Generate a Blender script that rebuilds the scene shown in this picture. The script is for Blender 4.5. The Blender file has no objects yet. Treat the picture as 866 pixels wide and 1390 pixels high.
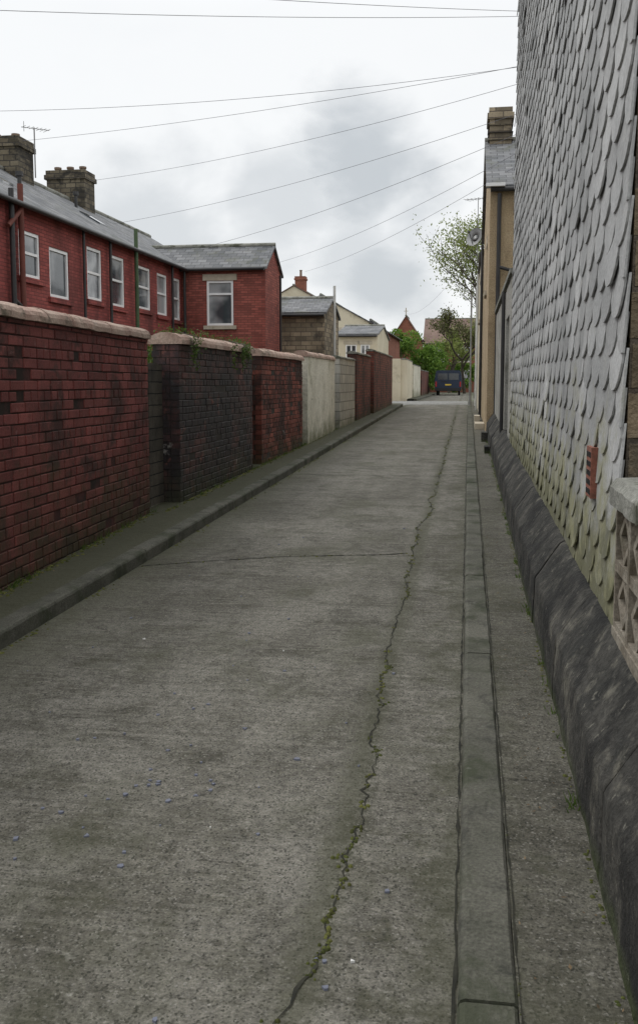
import bpy, math, random
from mathutils import Vector, Matrix, noise as mn
random.seed(7)
R=random.Random(11)
scn=bpy.context.scene
def g(y):
    # gently climbing alley that levels out at the cross street
    if y<34: return 0.0174*y
    if y<42:
        t=(y-34)/8.0
        return 0.0174*34+0.0174*8*(t-0.5*t*t)
    return 0.0174*34+0.0174*4
# ---------------------------------------------------------------- mesh builder
class M:
    def __init__(s): s.v=[];s.f=[];s.m=[];s.sm=[]
    def face(s,pts,mat=0,sm=False):
        i=len(s.v); s.v+= [tuple(p) for p in pts]; s.f.append(tuple(range(i,i+len(pts)))); s.m.append(mat); s.sm.append(sm)
    def idx(s,verts,faces,mat=0,sm=False):
        i=len(s.v); s.v+=[tuple(p) for p in verts]
        for f in faces: s.f.append(tuple(i+k for k in f)); s.m.append(mat); s.sm.append(sm)
    def hexa(s,p,mat=0):
        s.idx(p,[(0,3,2,1),(4,5,6,7),(0,1,5,4),(1,2,6,5),(2,3,7,6),(3,0,4,7)],mat)
    def box(s,x0,x1,y0,y1,z0,z1,mat=0):
        s.hexa([(x0,y0,z0),(x1,y0,z0),(x1,y1,z0),(x0,y1,z0),(x0,y0,z1),(x1,y0,z1),(x1,y1,z1),(x0,y1,z1)],mat)
    def prof(s,pr,y0,y1,mat=0,zf=None,sm=False,jit=0,rough=0,step=0.12,fy=7.3):
        # extrude a closed (x,z) profile along Y with worn, uneven edges
        n=len(pr); jx=R.uniform(-jit,jit); jz=R.uniform(-jit,jit)
        k=max(1,int((y1-y0)/step)) if (rough and y1<26) else 1
        vs=[]
        for q in range(k+1):
            y=y0+(y1-y0)*q/k; a=zf(y) if zf else 0
            for (x,z) in pr:
                dx=dz=0
                if rough:
                    v=mn.noise_vector(Vector((x*6,y*fy,z*6+3.3))); v2=mn.noise_vector(Vector((x*20,y*23,z*20)))
                    dx=v.x*rough+v2.x*rough*.4; dz=v.z*rough+v2.z*rough*.4
                vs.append((x+jx+dx,y,z+a+jz+dz))
        s.idx(vs,[tuple(range(n)),tuple(range((k+1)*n-1,k*n-1,-1))],mat,False)
        b=len(s.v)-len(vs)
        for q in range(k):
            for i in range(n):
                j=(i+1)%n; s.f.append((b+q*n+i,b+(q+1)*n+i,b+(q+1)*n+j,b+q*n+j)); s.m.append(mat); s.sm.append(sm)
    def tube(s,pts,r,n=8,mat=0,r2=None,cap=True):
        pts=[Vector(p) for p in pts]; k=len(pts); r2=r if r2 is None else r2
        vs=[]
        for i,p in enumerate(pts):
            d=(pts[min(i+1,k-1)]-pts[max(i-1,0)]).normalized()
            a=Vector((0,0,1)) if abs(d.z)<0.9 else Vector((1,0,0))
            u=d.cross(a).normalized(); w=d.cross(u).normalized()
            rr=r+(r2-r)*i/max(1,k-1)
            for j in range(n):
                t=2*math.pi*j/n; vs.append(p+u*math.cos(t)*rr+w*math.sin(t)*rr)
        fs=[]
        for i in range(k-1):
            for j in range(n):
                fs.append((i*n+j,(i+1)*n+j,(i+1)*n+(j+1)%n,i*n+(j+1)%n))
        s.idx(vs,fs,mat,True)
        if cap:
            s.idx(vs[:n],[tuple(range(n))],mat); s.idx(vs[-n:],[tuple(range(n-1,-1,-1))],mat)
    def build(s,name,mats,parent=None,recalc=True):
        me=bpy.data.meshes.new(name); me.from_pydata(s.v,[],s.f)
        for mt in mats: me.materials.append(mt)
        for p,mi,sm in zip(me.polygons,s.m,s.sm): p.material_index=mi; p.use_smooth=sm
        me.update()
        if recalc:
            import bmesh
            bm=bmesh.new(); bm.from_mesh(me); bmesh.ops.recalc_face_normals(bm,faces=bm.faces); bm.to_mesh(me); bm.free(); me.update()
        uv=me.uv_layers.new(name="UVMap")
        for p in me.polygons:
            n=p.normal
            if abs(n.z)>0.97: u=Vector((1,0,0)); w=Vector((0,1,0))
            else:
                u=Vector((0,0,1)).cross(n).normalized(); w=n.cross(u)
            for li in p.loop_indices:
                c=me.vertices[me.loops[li].vertex_index].co
                uv.data[li].uv=(c.dot(u),c.dot(w))
        ob=bpy.data.objects.new(name,me); scn.collection.objects.link(ob)
        if parent: ob.parent=parent
        return ob
def empty(name):
    e=bpy.data.objects.new(name,None); scn.collection.objects.link(e); return e
# ---------------------------------------------------------------- materials
class NT:
    def __init__(s,name):
        s.mat=bpy.data.materials.new(name); s.mat.use_nodes=True; s.t=s.mat.node_tree
        s.b=s.t.nodes["Principled BSDF"]; s.b.inputs["Specular IOR Level"].default_value=0.3
    def n(s,typ,**k):
        x=s.t.nodes.new(typ)
        for a,b in k.items(): setattr(x,a,b)
        return x
    def l(s,a,b): s.t.links.new(a,b)
    def setin(s,node,i,val):
        if isinstance(val,bpy.types.NodeSocket): s.l(val,node.inputs[i])
        else: node.inputs[i].default_value=val
    def math(s,op,a,b=0.5,c=None,clamp=False):
        x=s.n("ShaderNodeMath",operation=op,use_clamp=clamp); s.setin(x,0,a); s.setin(x,1,b)
        if c is not None: s.setin(x,2,c)
        return x.outputs[0]
    def noise(s,vec,scale,detail=6,rough=0.6,dist=0):
        x=s.n("ShaderNodeTexNoise"); s.l(vec,x.inputs["Vector"]); x.inputs["Scale"].default_value=scale
        x.inputs["Detail"].default_value=min(detail,5); x.inputs["Roughness"].default_value=rough; x.inputs["Distortion"].default_value=dist
        return x.outputs["Fac"]
    def mapr(s,v,a,b,c=0.0,d=1.0,smooth=True):
        x=s.n("ShaderNodeMapRange"); x.interpolation_type='SMOOTHSTEP' if smooth else 'LINEAR'
        s.setin(x,0,v); s.setin(x,1,a); s.setin(x,2,b); s.setin(x,3,c); s.setin(x,4,d); return x.outputs[0]
    def mix(s,f,a,b,mode='MIX'):
        x=s.n("ShaderNodeMix",data_type='RGBA',blend_type=mode); s.setin(x,0,f)
        for i,v in ((6,a),(7,b)):
            if isinstance(v,tuple): v=(v[0],v[1],v[2],1)
            s.setin(x,i,v)
        return x.outputs[2]
    def bump(s,h,strength,dist=0.01,prev=None):
        x=s.n("ShaderNodeBump"); x.inputs["Strength"].default_value=strength; x.inputs["Distance"].default_value=dist
        s.l(h,x.inputs["Height"])
        if prev is not None: s.l(prev,x.inputs["Normal"])
        return x.outputs[0]
    def rgb(s,v):
        cc=s.n("ShaderNodeCombineColor")
        for k in range(3): s.l(v,cc.inputs[k])
        return cc.outputs[0]
    def pos(s):
        return s.n("ShaderNodeNewGeometry").outputs["Position"]
def stdmat(name,c1,c2,scale=2.0,rough=0.9,bump=0.4,bscale=60,bdist=0.004,island=0.0,brick=None,stain=None,moss=None,spec=0.3,fine=0.25,metal=0):
    N=NT(name); P=N.pos()
    col=N.mix(N.mapr(N.noise(P,scale,5,0.62),0.33,0.67),c1,c2)
    fn=N.noise(P,bscale,3,0.7) if (fine or bump) else None
    nb=None
    if brick:
        uv=N.n("ShaderNodeTexCoord").outputs["UV"]
        wn=N.n("ShaderNodeTexNoise"); N.l(P,wn.inputs["Vector"]); wn.inputs["Scale"].default_value=6
        off=N.n("ShaderNodeVectorMath",operation='SCALE'); sub=N.n("ShaderNodeVectorMath",operation='SUBTRACT')
        N.l(wn.outputs["Color"],sub.inputs[0]); sub.inputs[1].default_value=(.5,.5,.5)
        N.l(sub.outputs[0],off.inputs[0]); off.inputs["Scale"].default_value=0.012
        ad=N.n("ShaderNodeVectorMath",operation='ADD'); N.l(uv,ad.inputs[0]); N.l(off.outputs[0],ad.inputs[1])
        b=N.n("ShaderNodeTexBrick"); N.l(ad.outputs[0],b.inputs["Vector"])
        b.inputs["Scale"].default_value=1; b.inputs["Brick Width"].default_value=brick[0]; b.inputs["Row Height"].default_value=brick[1]
        b.inputs["Mortar Size"].default_value=brick[2]; b.inputs["Mortar Smooth"].default_value=0.3; b.inputs["Bias"].default_value=0
        lo,hi=brick[4]
        b.inputs["Color1"].default_value=(lo,lo,lo,1); b.inputs["Color2"].default_value=(hi,hi*0.97,hi*0.94,1); b.inputs["Mortar"].default_value=(1,1,1,1)
        col=N.mix(1.0,col,b.outputs["Color"],'MULTIPLY')
        col=N.mix(b.outputs["Fac"],col,brick[3])
        inv=N.math('SUBTRACT',1.0,b.outputs["Fac"])
        nb=N.bump(inv,0.8,brick[5] if len(brick)>5 else 0.008)
    if island:
        rnd=N.n("ShaderNodeNewGeometry").outputs["Random Per Island"]
        col=N.mix(1.0,col,N.rgb(N.mapr(rnd,0,1,1-island,1+island,False)),'MULTIPLY')
    if fine:
        col=N.mix(1.0,col,N.rgb(N.mapr(fn,0.25,0.75,1-fine,1+fine,False)),'MULTIPLY')
    if stain:
        for st in (stain if isinstance(stain,list) else [stain]):
            mp=N.n("ShaderNodeMapping"); N.l(P,mp.inputs[0]); mp.inputs["Scale"].default_value=(1,1,st[5] if len(st)>5 else 1); mp.inputs["Location"].default_value=(st[1]*3.1,7.7,1.3)
            msk=N.mapr(N.noise(mp.outputs[0],st[1],5,0.7,0.3),st[2],st[3],0,st[4])
            col=N.mix(msk,col,st[0])
    if moss:
        sp=N.n("ShaderNodeSeparateXYZ"); N.l(P,sp.inputs[0])
        gg=N.math('MULTIPLY',N.math('MINIMUM',sp.outputs[1],38.0),0.0174)
        h=N.math('SUBTRACT',sp.outputs[2],gg)
        for ms in (moss if isinstance(moss,list) else [moss]):
            hn=N.math('ADD',h,N.math('MULTIPLY',N.math('SUBTRACT',N.noise(P,ms[4] if len(ms)>4 else 3.5,5,0.7),0.5),ms[1]*2.2))
            msk=N.mapr(hn,ms[2],ms[1],ms[3],0.0)
            col=N.mix(msk,col,ms[0])
    N.l(col,N.b.inputs["Base Color"]); N.b.inputs["Roughness"].default_value=rough; N.b.inputs["Specular IOR Level"].default_value=spec
    N.b.inputs["Metallic"].default_value=metal
    if bump: nb=N.bump(fn,bump,bdist,nb)
    if nb is not None: N.l(nb,N.b.inputs["Normal"])
    return N.mat

GREEN=(0.055,0.070,0.024)
def roadmat(name,ca,cb,mossy=True):
    N=NT(name); P=N.pos()
    sp=N.n("ShaderNodeSeparateXYZ"); N.l(P,sp.inputs[0]); x=sp.outputs[0]
    big=N.noise(P,0.7,5,0.65,0.4); med=N.noise(P,4.5,5,0.72); fin=N.noise(P,120,3,0.8); mid=N.noise(P,28,4,0.7)
    col=N.mix(N.mapr(big,0.35,0.65),ca,cb)
    ml=N.n("ShaderNodeMapping"); N.l(P,ml.inputs[0]); ml.inputs["Scale"].default_value=(2.2,0.22,1)
    trk=N.noise(ml.outputs[0],1.2,4,0.6,0.3)
    col=N.mix(N.mapr(trk,0.42,0.66,0,0.45),col,(cb[0]*1.2,cb[1]*1.2,cb[2]*1.2))
    col=N.mix(N.mapr(med,0.46,0.70,0,0.7),col,(ca[0]*.5,ca[1]*.5,ca[2]*.42))
    # broad damp / oily stains
    st=N.noise(P,1.7,5,0.75,0.8)
    col=N.mix(N.mapr(st,0.52,0.66,0,0.55),col,(ca[0]*.42,ca[1]*.42,ca[2]*.37))
    # tamped transverse ridges
    mp=N.n("ShaderNodeMapping"); N.l(P,mp.inputs[0]); mp.inputs["Scale"].default_value=(0.9,17,1); mp.inputs["Rotation"].default_value=(0,0,0.08)
    stn=N.noise(mp.outputs[0],1.8,4,0.65,0.5)
    col=N.mix(N.mapr(stn,0.52,0.66,0,0.38),col,(cb[0]*1.3,cb[1]*1.3,cb[2]*1.28))
    col=N.mix(N.mapr(stn,0.46,0.33,0,0.45),col,(ca[0]*.5,ca[1]*.5,ca[2]*.42))
    # pale scuffs
    sc2=N.noise(P,6.5,3,0.6,0.2)
    col=N.mix(N.mapr(sc2,0.70,0.76,0,0.5),col,(0.26,0.25,0.22))
    vo=N.n("ShaderNodeTexVoronoi"); N.l(P,vo.inputs["Vector"]); vo.inputs["Scale"].default_value=150
    sc=N.n("ShaderNodeSeparateColor"); N.l(vo.outputs["Color"],sc.inputs[0])
    col=N.mix(N.mapr(sc.outputs[0],0.84,1.0,0,0.6),col,(0.24,0.23,0.205))
    col=N.mix(N.mapr(sc.outputs[1],0.72,1.0,0,0.75),col,(0.022,0.022,0.017))
    col=N.mix(1.0,col,N.rgb(N.mapr(fin,0.28,0.72,0.5,1.5,False)),'MULTIPLY')
    col=N.mix(1.0,col,N.rgb(N.mapr(mid,0.3,0.7,0.68,1.32,False)),'MULTIPLY')
    if mossy:
        e=N.math('ADD',x,N.math('MULTIPLY',N.math('SUBTRACT',med,0.5),1.1))
        m1=N.mapr(e,-1.9,-2.75,0,0.8)
        m2=N.mapr(N.math('ABSOLUTE',N.math('ADD',e,-0.02)),0.25,0.0,0,0.5)
        m3=N.mapr(N.noise(P,1.3,5,0.7),0.48,0.70,0,0.55)
        e2=N.math('ADD',x,N.math('MULTIPLY',N.math('SUBTRACT',mid,0.5),0.16))
        m4=N.mapr(N.math('ABSOLUTE',N.math('ADD',e2,0.39)),0.11,0.0,0,0.55)
        m=N.math('MAXIMUM',N.math('MAXIMUM',N.math('MAXIMUM',m1,m2),m3),m4)
        col=N.mix(m,col,(0.056,0.058,0.032))
    N.l(col,N.b.inputs["Base Color"]); N.b.inputs["Roughness"].default_value=0.85; N.b.inputs["Specular IOR Level"].default_value=0.25
    b1=N.bump(stn,0.5,0.012); b2=N.bump(mid,0.7,0.009,b1); b3=N.bump(fin,0.8,0.004,b2)
    N.l(b3,N.b.inputs["Normal"]); return N.mat

m_road=roadmat("worn_concrete_road",(0.105,0.098,0.080),(0.172,0.163,0.139))
m_path=roadmat("footpath_concrete",(0.078,0.073,0.058),(0.125,0.118,0.097))
m_street=roadmat("street_asphalt",(0.20,0.20,0.195),(0.27,0.27,0.26),False)
m_kerb=stdmat("kerb_stone",(0.080,0.080,0.063),(0.122,0.118,0.097),3,bump=0.9,bscale=90,bdist=0.006,island=0.12,fine=0.5,stain=[((0.045,0.052,0.03),2.2,0.46,0.62,0.85),((0.03,0.03,0.026),8,0.52,0.7,0.65),((0.20,0.195,0.17),14,0.6,0.72,0.5)])
m_ground=stdmat("yard_ground",(0.10,0.10,0.08),(0.16,0.15,0.12),0.5,stain=((0.06,0.08,0.03),0.3,0.45,0.6,0.8))
m_plinth=stdmat("sooty_plinth",(0.022,0.022,0.020),(0.058,0.055,0.048),3.5,bump=1.0,bscale=30,bdist=0.014,island=0.1,fine=0.55,stain=[((0.17,0.16,0.13),5,0.53,0.68,0.7),((0.010,0.010,0.010),2.2,0.47,0.6,0.8),((0.24,0.23,0.19),18,0.60,0.72,0.65)],moss=(GREEN,0.12,0.0,0.75))
m_slate=stdmat("hung_slate",(0.30,0.305,0.305),(0.42,0.422,0.418),1.2,bump=0.7,bscale=38,bdist=0.006,island=0.18,fine=0.22,rough=0.7,
    stain=[((0.16,0.165,0.165),1.6,0.50,0.70,0.65,.45),((0.11,0.11,0.10),9,0.6,0.76,0.5),((0.52,0.50,0.43),7,0.62,0.75,0.4)],moss=[((0.25,0.24,0.10),1.45,0.45,0.75),((0.10,0.10,0.06),0.95,0.55,0.7,6)])
m_black=stdmat("crack_dirt",(0.016,0.016,0.012),(0.035,0.034,0.024),10)
m_moss=stdmat("moss",(0.045,0.055,0.012),(0.10,0.10,0.026),8,island=0.4,bump=0.8,bdist=0.01)
m_b1=stdmat("painted_red_brick",(0.140,0.039,0.035),(0.205,0.060,0.051),1.3,bump=0.7,bscale=70,bdist=0.006,island=0.24,fine=0.35,rough=0.8,
    stain=[((0.037,0.021,0.018),1.9,0.48,0.66,0.85),((0.045,0.030,0.025),6,0.54,0.68,0.6),((0.25,0.14,0.12),11,0.61,0.72,0.6),((0.32,0.28,0.25),26,0.66,0.75,0.5)],moss=((0.046,0.044,0.022),1.0,0.0,0.85))
m_m1=stdmat("painted_mortar",(0.085,0.028,0.024),(0.035,0.018,0.016),2,stain=((0.016,0.014,0.010),3,0.40,0.58,0.9))
m_b2=stdmat("blackened_brick",(0.030,0.019,0.018),(0.080,0.030,0.026),1.1,bump=0.7,bscale=70,bdist=0.006,island=0.45,fine=0.4,rough=0.65,spec=0.45,
    stain=[((0.014,0.014,0.016),1.3,0.40,0.54,0.85),((0.17,0.060,0.045),5,0.57,0.68,0.7),((0.06,0.075,0.075),8,0.60,0.72,0.5),((0.36,0.34,0.31),2.6,0.66,0.72,0.6)],moss=((0.035,0.040,0.018),0.6,0.0,0.75))
m_m2=stdmat("dark_mortar",(0.03,0.026,0.022),(0.055,0.048,0.04),2)
m_b3=stdmat("red_brick",(0.135,0.041,0.031),(0.21,0.068,0.048),1.3,bump=0.7,bscale=70,bdist=0.006,island=0.38,fine=0.35,
    stain=[((0.030,0.021,0.019),1.8,0.45,0.60,0.85),((0.42,0.40,0.37),3.2,0.64,0.70,0.65)],moss=((0.045,0.048,0.022),0.5,0.0,0.8))
m_cope=stdmat("coping_stone",(0.31,0.205,0.165),(0.45,0.345,0.28),3,bump=0.8,bscale=50,bdist=0.008,island=0.18,fine=0.35,stain=[((0.11,0.10,0.07),4,0.52,0.66,0.8),((0.5,0.47,0.42),9,0.6,0.72,0.5)])
m_cream=stdmat("cream_render",(0.58,0.55,0.45),(0.70,0.67,0.57),1.2,bump=0.9,bscale=22,bdist=0.02,stain=[((0.29,0.27,0.17),2.2,0.52,0.70,0.65),((0.08,0.085,0.05),5,0.62,0.74,0.7)],moss=((0.12,0.13,0.06),0.6,0.0,0.8))
m_block=stdmat("grey_block",(0.38,0.37,0.33),(0.48,0.47,0.42),1.5,brick=(0.45,0.22,0.012,(0.2,0.195,0.17),(0.8,1.05)),stain=((0.12,0.12,0.09),2,0.55,0.7,0.6),moss=((0.10,0.11,0.05),0.4,0.0,0.7))
m_bsh=stdmat("yard_brick",(0.15,0.046,0.035),(0.22,0.072,0.053),1.3,brick=(0.225,0.075,0.010,(0.08,0.06,0.05),(0.55,1.2)),stain=((0.03,0.022,0.02),1.2,0.48,0.62,0.75),moss=((0.04,0.05,0.02),0.4,0.0,0.7))
m_terr=stdmat("terrace_red_painted_brick",(0.26,0.062,0.057),(0.34,0.092,0.081),0.5,brick=(0.225,0.075,0.009,(0.16,0.05,0.045),(0.74,1.14)),stain=[((0.10,0.033,0.030),0.9,0.48,0.68,0.7,.35),((0.40,0.20,0.17),7,0.64,0.74,0.35)])
m_terr2=stdmat("outrigger_brick",(0.26,0.072,0.058),(0.34,0.11,0.088),0.7,brick=(0.225,0.075,0.009,(0.15,0.06,0.05),(0.66,1.18)),stain=[((0.12,0.04,0.03),1.2,0.50,0.7,0.7,.4)])
m_roof=stdmat("roof_slate",(0.12,0.128,0.14),(0.185,0.19,0.20),0.9,rough=0.65,brick=(0.30,0.20,0.008,(0.03,0.03,0.03),(0.6,1.25),0.012),stain=((0.09,0.095,0.06),1.4,0.52,0.7,0.6))
m_stone=stdmat("sandstone",(0.22,0.185,0.13),(0.34,0.29,0.21),1.5,brick=(0.38,0.16,0.014,(0.12,0.10,0.08),(0.5,1.2)),stain=((0.05,0.045,0.04),1.6,0.5,0.66,0.8))
m_chim=stdmat("sooty_chimney_stone",(0.10,0.085,0.06),(0.17,0.15,0.11),2,brick=(0.34,0.15,0.014,(0.05,0.045,0.04),(0.5,1.3)),stain=((0.025,0.024,0.022),2,0.5,0.62,0.8))
m_trim=stdmat("stone_trim",(0.42,0.37,0.29),(0.52,0.47,0.38),3)
m_tan=stdmat("tan_pebbledash",(0.36,0.27,0.165),(0.46,0.36,0.235),1.0,bump=1.0,bscale=35,bdist=0.02,fine=0.4,stain=((0.20,0.15,0.09),1.5,0.55,0.7,0.6))
m_cr2=stdmat("cream_house_render",(0.55,0.49,0.37),(0.64,0.58,0.45),0.7,bump=0.4,stain=((0.33,0.29,0.2),1.5,0.55,0.7,0.5))
m_brown=stdmat("brown_stonework",(0.15,0.12,0.08),(0.24,0.195,0.135),2.5,bump=1.0,bscale=25,bdist=0.02,brick=(0.4,0.19,0.012,(0.08,0.065,0.05),(0.7,1.1)),stain=((0.05,0.045,0.035),2,0.5,0.66,0.7))
m_fbrick=stdmat("far_brick",(0.24,0.085,0.055),(0.31,0.12,0.08),0.6,brick=(0.225,0.075,0.009,(0.2,0.12,0.09),(0.8,1.1)))
m_frow=stdmat("far_roof",(0.15,0.10,0.085),(0.20,0.14,0.115),0.8)
m_white=stdmat("white_upvc",(0.78,0.79,0.80),(0.82,0.82,0.82),2,rough=0.35,bump=0,fine=0.03,spec=0.5)
m_pipe=stdmat("black_pipe",(0.02,0.02,0.022),(0.035,0.034,0.034),3,rough=0.45,bump=0.1,spec=0.5)
m_gpipe=stdmat("green_pipe",(0.05,0.09,0.045),(0.08,0.12,0.06),3,rough=0.5,bump=0.1)
m_wpipe=stdmat("pale_pipe",(0.5,0.5,0.48),(0.6,0.6,0.57),3,rough=0.5,bump=0.1)
m_metal=stdmat("dull_metal",(0.22,0.22,0.22),(0.32,0.32,0.31),3,rough=0.5,bump=0.1,metal=0.5)
m_rust=stdmat("rust_pipe",(0.12,0.04,0.03),(0.17,0.055,0.04),3,rough=0.7)
m_wire=stdmat("cable",(0.20,0.20,0.22),(0.24,0.24,0.26),3,bump=0,fine=0)
m_wood=stdmat("old_gate_wood",(0.05,0.045,0.038),(0.09,0.08,0.065),4,brick=(4.0,0.12,0.006,(0.01,0.01,0.01),(0.8,1.2)))
m_grey=stdmat("grey_door",(0.22,0.225,0.22),(0.30,0.30,0.29),2,stain=((0.12,0.12,0.1),2,0.5,0.7,0.6))
m_rc=stdmat("grey_roughcast",(0.27,0.265,0.24),(0.37,0.36,0.33),1.5,bump=1.0,bscale=30,bdist=0.02,stain=((0.12,0.12,0.09),2,0.5,0.68,0.7))
m_screen=stdmat("screen_block",(0.22,0.19,0.15),(0.32,0.29,0.24),4,bump=0.9,bscale=60,bdist=0.008,fine=0.4,stain=[((0.11,0.09,0.06),5,0.46,0.64,0.8),((0.06,0.065,0.04),3,0.52,0.68,0.65)])
m_scope=stdmat("grey_coping",(0.17,0.17,0.15),(0.26,0.26,0.23),4,bump=0.9,bscale=40,bdist=0.01,fine=0.4,island=0.1,stain=[((0.05,0.055,0.03),4,0.48,0.64,0.8),((0.35,0.34,0.3),12,0.62,0.72,0.5)])
m_vent=stdmat("terracotta",(0.22,0.085,0.06),(0.28,0.115,0.08),9,stain=((0.10,0.06,0.045),12,0.5,0.66,0.6))
m_pot=stdmat("chimney_pot",(0.16,0.11,0.08),(0.22,0.16,0.12),4)
m_bark=stdmat("bark",(0.06,0.05,0.038),(0.10,0.085,0.065),6)
def leafmat(name,a,b):
    N=NT(name); r=N.n("ShaderNodeNewGeometry").outputs["Random Per Island"]
    N.l(N.mix(r,a,b),N.b.inputs["Base Color"]); N.b.inputs["Roughness"].default_value=0.6
    tr=N.n("ShaderNodeBsdfTranslucent"); N.l(N.mix(r,a,b),tr.inputs[0]); mx=N.n("ShaderNodeMixShader"); mx.inputs[0].default_value=0.35
    N.l(N.b.outputs[0],mx.inputs[1]); N.l(tr.outputs[0],mx.inputs[2]); N.l(mx.outputs[0],N.t.nodes["Material Output"].inputs[0])
    return N.mat
m_leaf=leafmat("spring_leaves",(0.14,0.19,0.04),(0.28,0.32,0.10))
m_leaf2=leafmat("hedge_leaves",(0.06,0.14,0.02),(0.20,0.32,0.05))
m_leaf3=leafmat("budding_leaves",(0.10,0.085,0.05),(0.14,0.16,0.05))
m_ivy=leafmat("weed_leaves",(0.04,0.08,0.015),(0.11,0.17,0.03))
def glassmat():
    N=NT("window_glass"); P=N.pos()
    c=N.mix(N.mapr(N.noise(P,0.9,3,0.5),0.40,0.6),(0.05,0.06,0.068),(0.34,0.35,0.36))  # pale patches in the base colour imitate whitish reflections and net curtains
    N.l(c,N.b.inputs["Base Color"]); N.b.inputs["Roughness"].default_value=0.06; N.b.inputs["Specular IOR Level"].default_value=0.9
    return N.mat
m_glass=glassmat()
def plain(name,c,rough=0.5,spec=0.5,metal=0):
    return stdmat(name,c,tuple(k*1.15 for k in c),4,rough=rough,bump=0.05,fine=0.05,spec=spec,metal=metal)
m_navy=plain("navy_van_paint",(0.014,0.026,0.055),0.35)
m_dk=plain("dark_plastic_and_shade",(0.015,0.015,0.017),0.5)
m_tyre=plain("tyre_rubber",(0.012,0.012,0.012),0.85)
m_red=plain("tail_lamp",(0.35,0.02,0.02),0.25)
m_yel=plain("number_plate",(0.60,0.42,0.05),0.5)

# ---------------------------------------------------------------- ground, road, kerbs
ys=[-40,-20,-10,-5]+[i*1.0 for i in range(-4,46)]+[50,60,80,120,200,500,1500]
m=M()
xs=[-1500,-200,-60,-20,-8,-3.3,0.6,8,20,60,200,1500]
for i in range(len(ys)-1):
    for j in range(len(xs)-1):
        a,b=ys[i],ys[i+1]; m.face([(xs[j],a,g(a)-0.004),(xs[j+1],a,g(a)-0.004),(xs[j+1],b,g(b)-0.004),(xs[j],b,g(b)-0.004)])
m.face([(-1500,-300,g(-40)-0.004),(1500,-300,g(-40)-0.004),(1500,-40,g(-40)-0.004),(-1500,-40,g(-40)-0.004)])
m.build("ground",[m_ground],recalc=False)
def strip(name,x0,x1,ya,yb,off,mat,step=0.5,nx=4):
    m=M(); n=int((yb-ya)/step)+1; vs=[]; fs=[]
    for i in range(n+1):
        y=ya+(yb-ya)*i/n
        for j in range(nx+1):
            x=x0+(x1-x0)*j/nx; vs.append((x,y,g(y)+off))
    for i in range(n):
        for j in range(nx):
            a=i*(nx+1)+j; fs.append((a,a+1,a+nx+2,a+nx+1))
    m.idx(vs,fs,0,True); return m.build(name,[mat],recalc=False)
strip("road",-2.52,0.0,-6,80,0.004,m_road)
strip("cross_street",-60,-2.52,38.6,46.2,0.010,m_street,nx=10)
strip("cross_street_junction",-2.52,0.0,39.0,46.0,0.010,m_street)
def solid(name,x0,x1,ya,yb,top,mat,step=0.5):
    m=M(); n=int((yb-ya)/step)
    pts=[ya+(yb-ya)*i/n for i in range(n+1)]
    for i in range(n):
        a,b=pts[i],pts[i+1]
        m.face([(x0,a,g(a)+top),(x1,a,g(a)+top),(x1,b,g(b)+top),(x0,b,g(b)+top)])
        m.face([(x1,a,g(a)+top),(x1,a,g(a)-.1),(x1,b,g(b)-.1),(x1,b,g(b)+top)])
    m.face([(x0,yb,g(yb)+top),(x1,yb,g(yb)+top),(x1,yb,g(yb)-.1),(x0,yb,g(yb)-.1)])
    return m.build(name,[mat],recalc=False)
solid("footpath",-3.5,-2.652,-6,37.8,0.097,m_path)
solid("narrow_pavement",0.142,0.47,-6,45,0.030,m_path)
solid("footpath",-3.5,-2.652,46.8,78,0.097,m_path)
def kerb(name,xr,xb,ya,yb,h,L=0.92,jit=0.003):
    m=M(); y=ya; c=0.020 if xb>xr else -0.020
    while y<yb:
        l=min(L*R.uniform(0.95,1.05),yb-y)
        pr=[(xr,-0.08),(xr,h-abs(c)),(xr+c*.35,h-abs(c)*.3),(xr+c,h),(xb-c*.4,h),(xb,h-abs(c)*.4),(xb,-0.08)]
        m.prof(pr,y+0.003,y+l-0.003,0,g,jit=jit,rough=.0045,step=.06); y+=l
    return m.build(name,[m_kerb])
kerb("kerb",0.0,0.14,-6,45,0.038)
kerb("kerb",-2.52,-2.65,-6,36.9,0.105)
kerb("kerb",-2.52,-2.65,47,78,0.105)
m=M()
for i in range(8):
    a0=math.pi/2*i/8; a1=math.pi/2*(i+0.94)/8; r1=1.33
    cx,cy=-3.72,36.9
    pts=[(cx+rr*math.cos(a)-0.13,cy+rr*math.sin(a)) for rr,a in((r1-.13,a0),(r1,a0),(r1,a1),(r1-.13,a1))]
    z=g(37)+0.105
    m.hexa([(p[0],p[1],z-.2) for p in pts]+[(p[0],p[1],z) for p in pts])
m.build("kerb",[m_kerb])
def ribbon(m,pts,wf,off):
    L=[];Rr=[]
    for i,p in enumerate(pts):
        q=pts[min(i+1,len(pts)-1)]; o=pts[max(i-1,0)]
        d=Vector((q[0]-o[0],q[1]-o[1])).normalized(); n=Vector((-d.y,d.x)); w=wf(i)
        a=Vector(p[:2])+n*w*R.uniform(.2,1.0); b=Vector(p[:2])-n*w*R.uniform(.2,1.0)
        L.append((a.x,a.y,g(a.y)+off)); Rr.append((b.x,b.y,g(b.y)+off))
    for i in range(len(pts)-1): m.face([L[i],Rr[i],Rr[i+1],L[i+1]])
m=M(); mossm=M()
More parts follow.
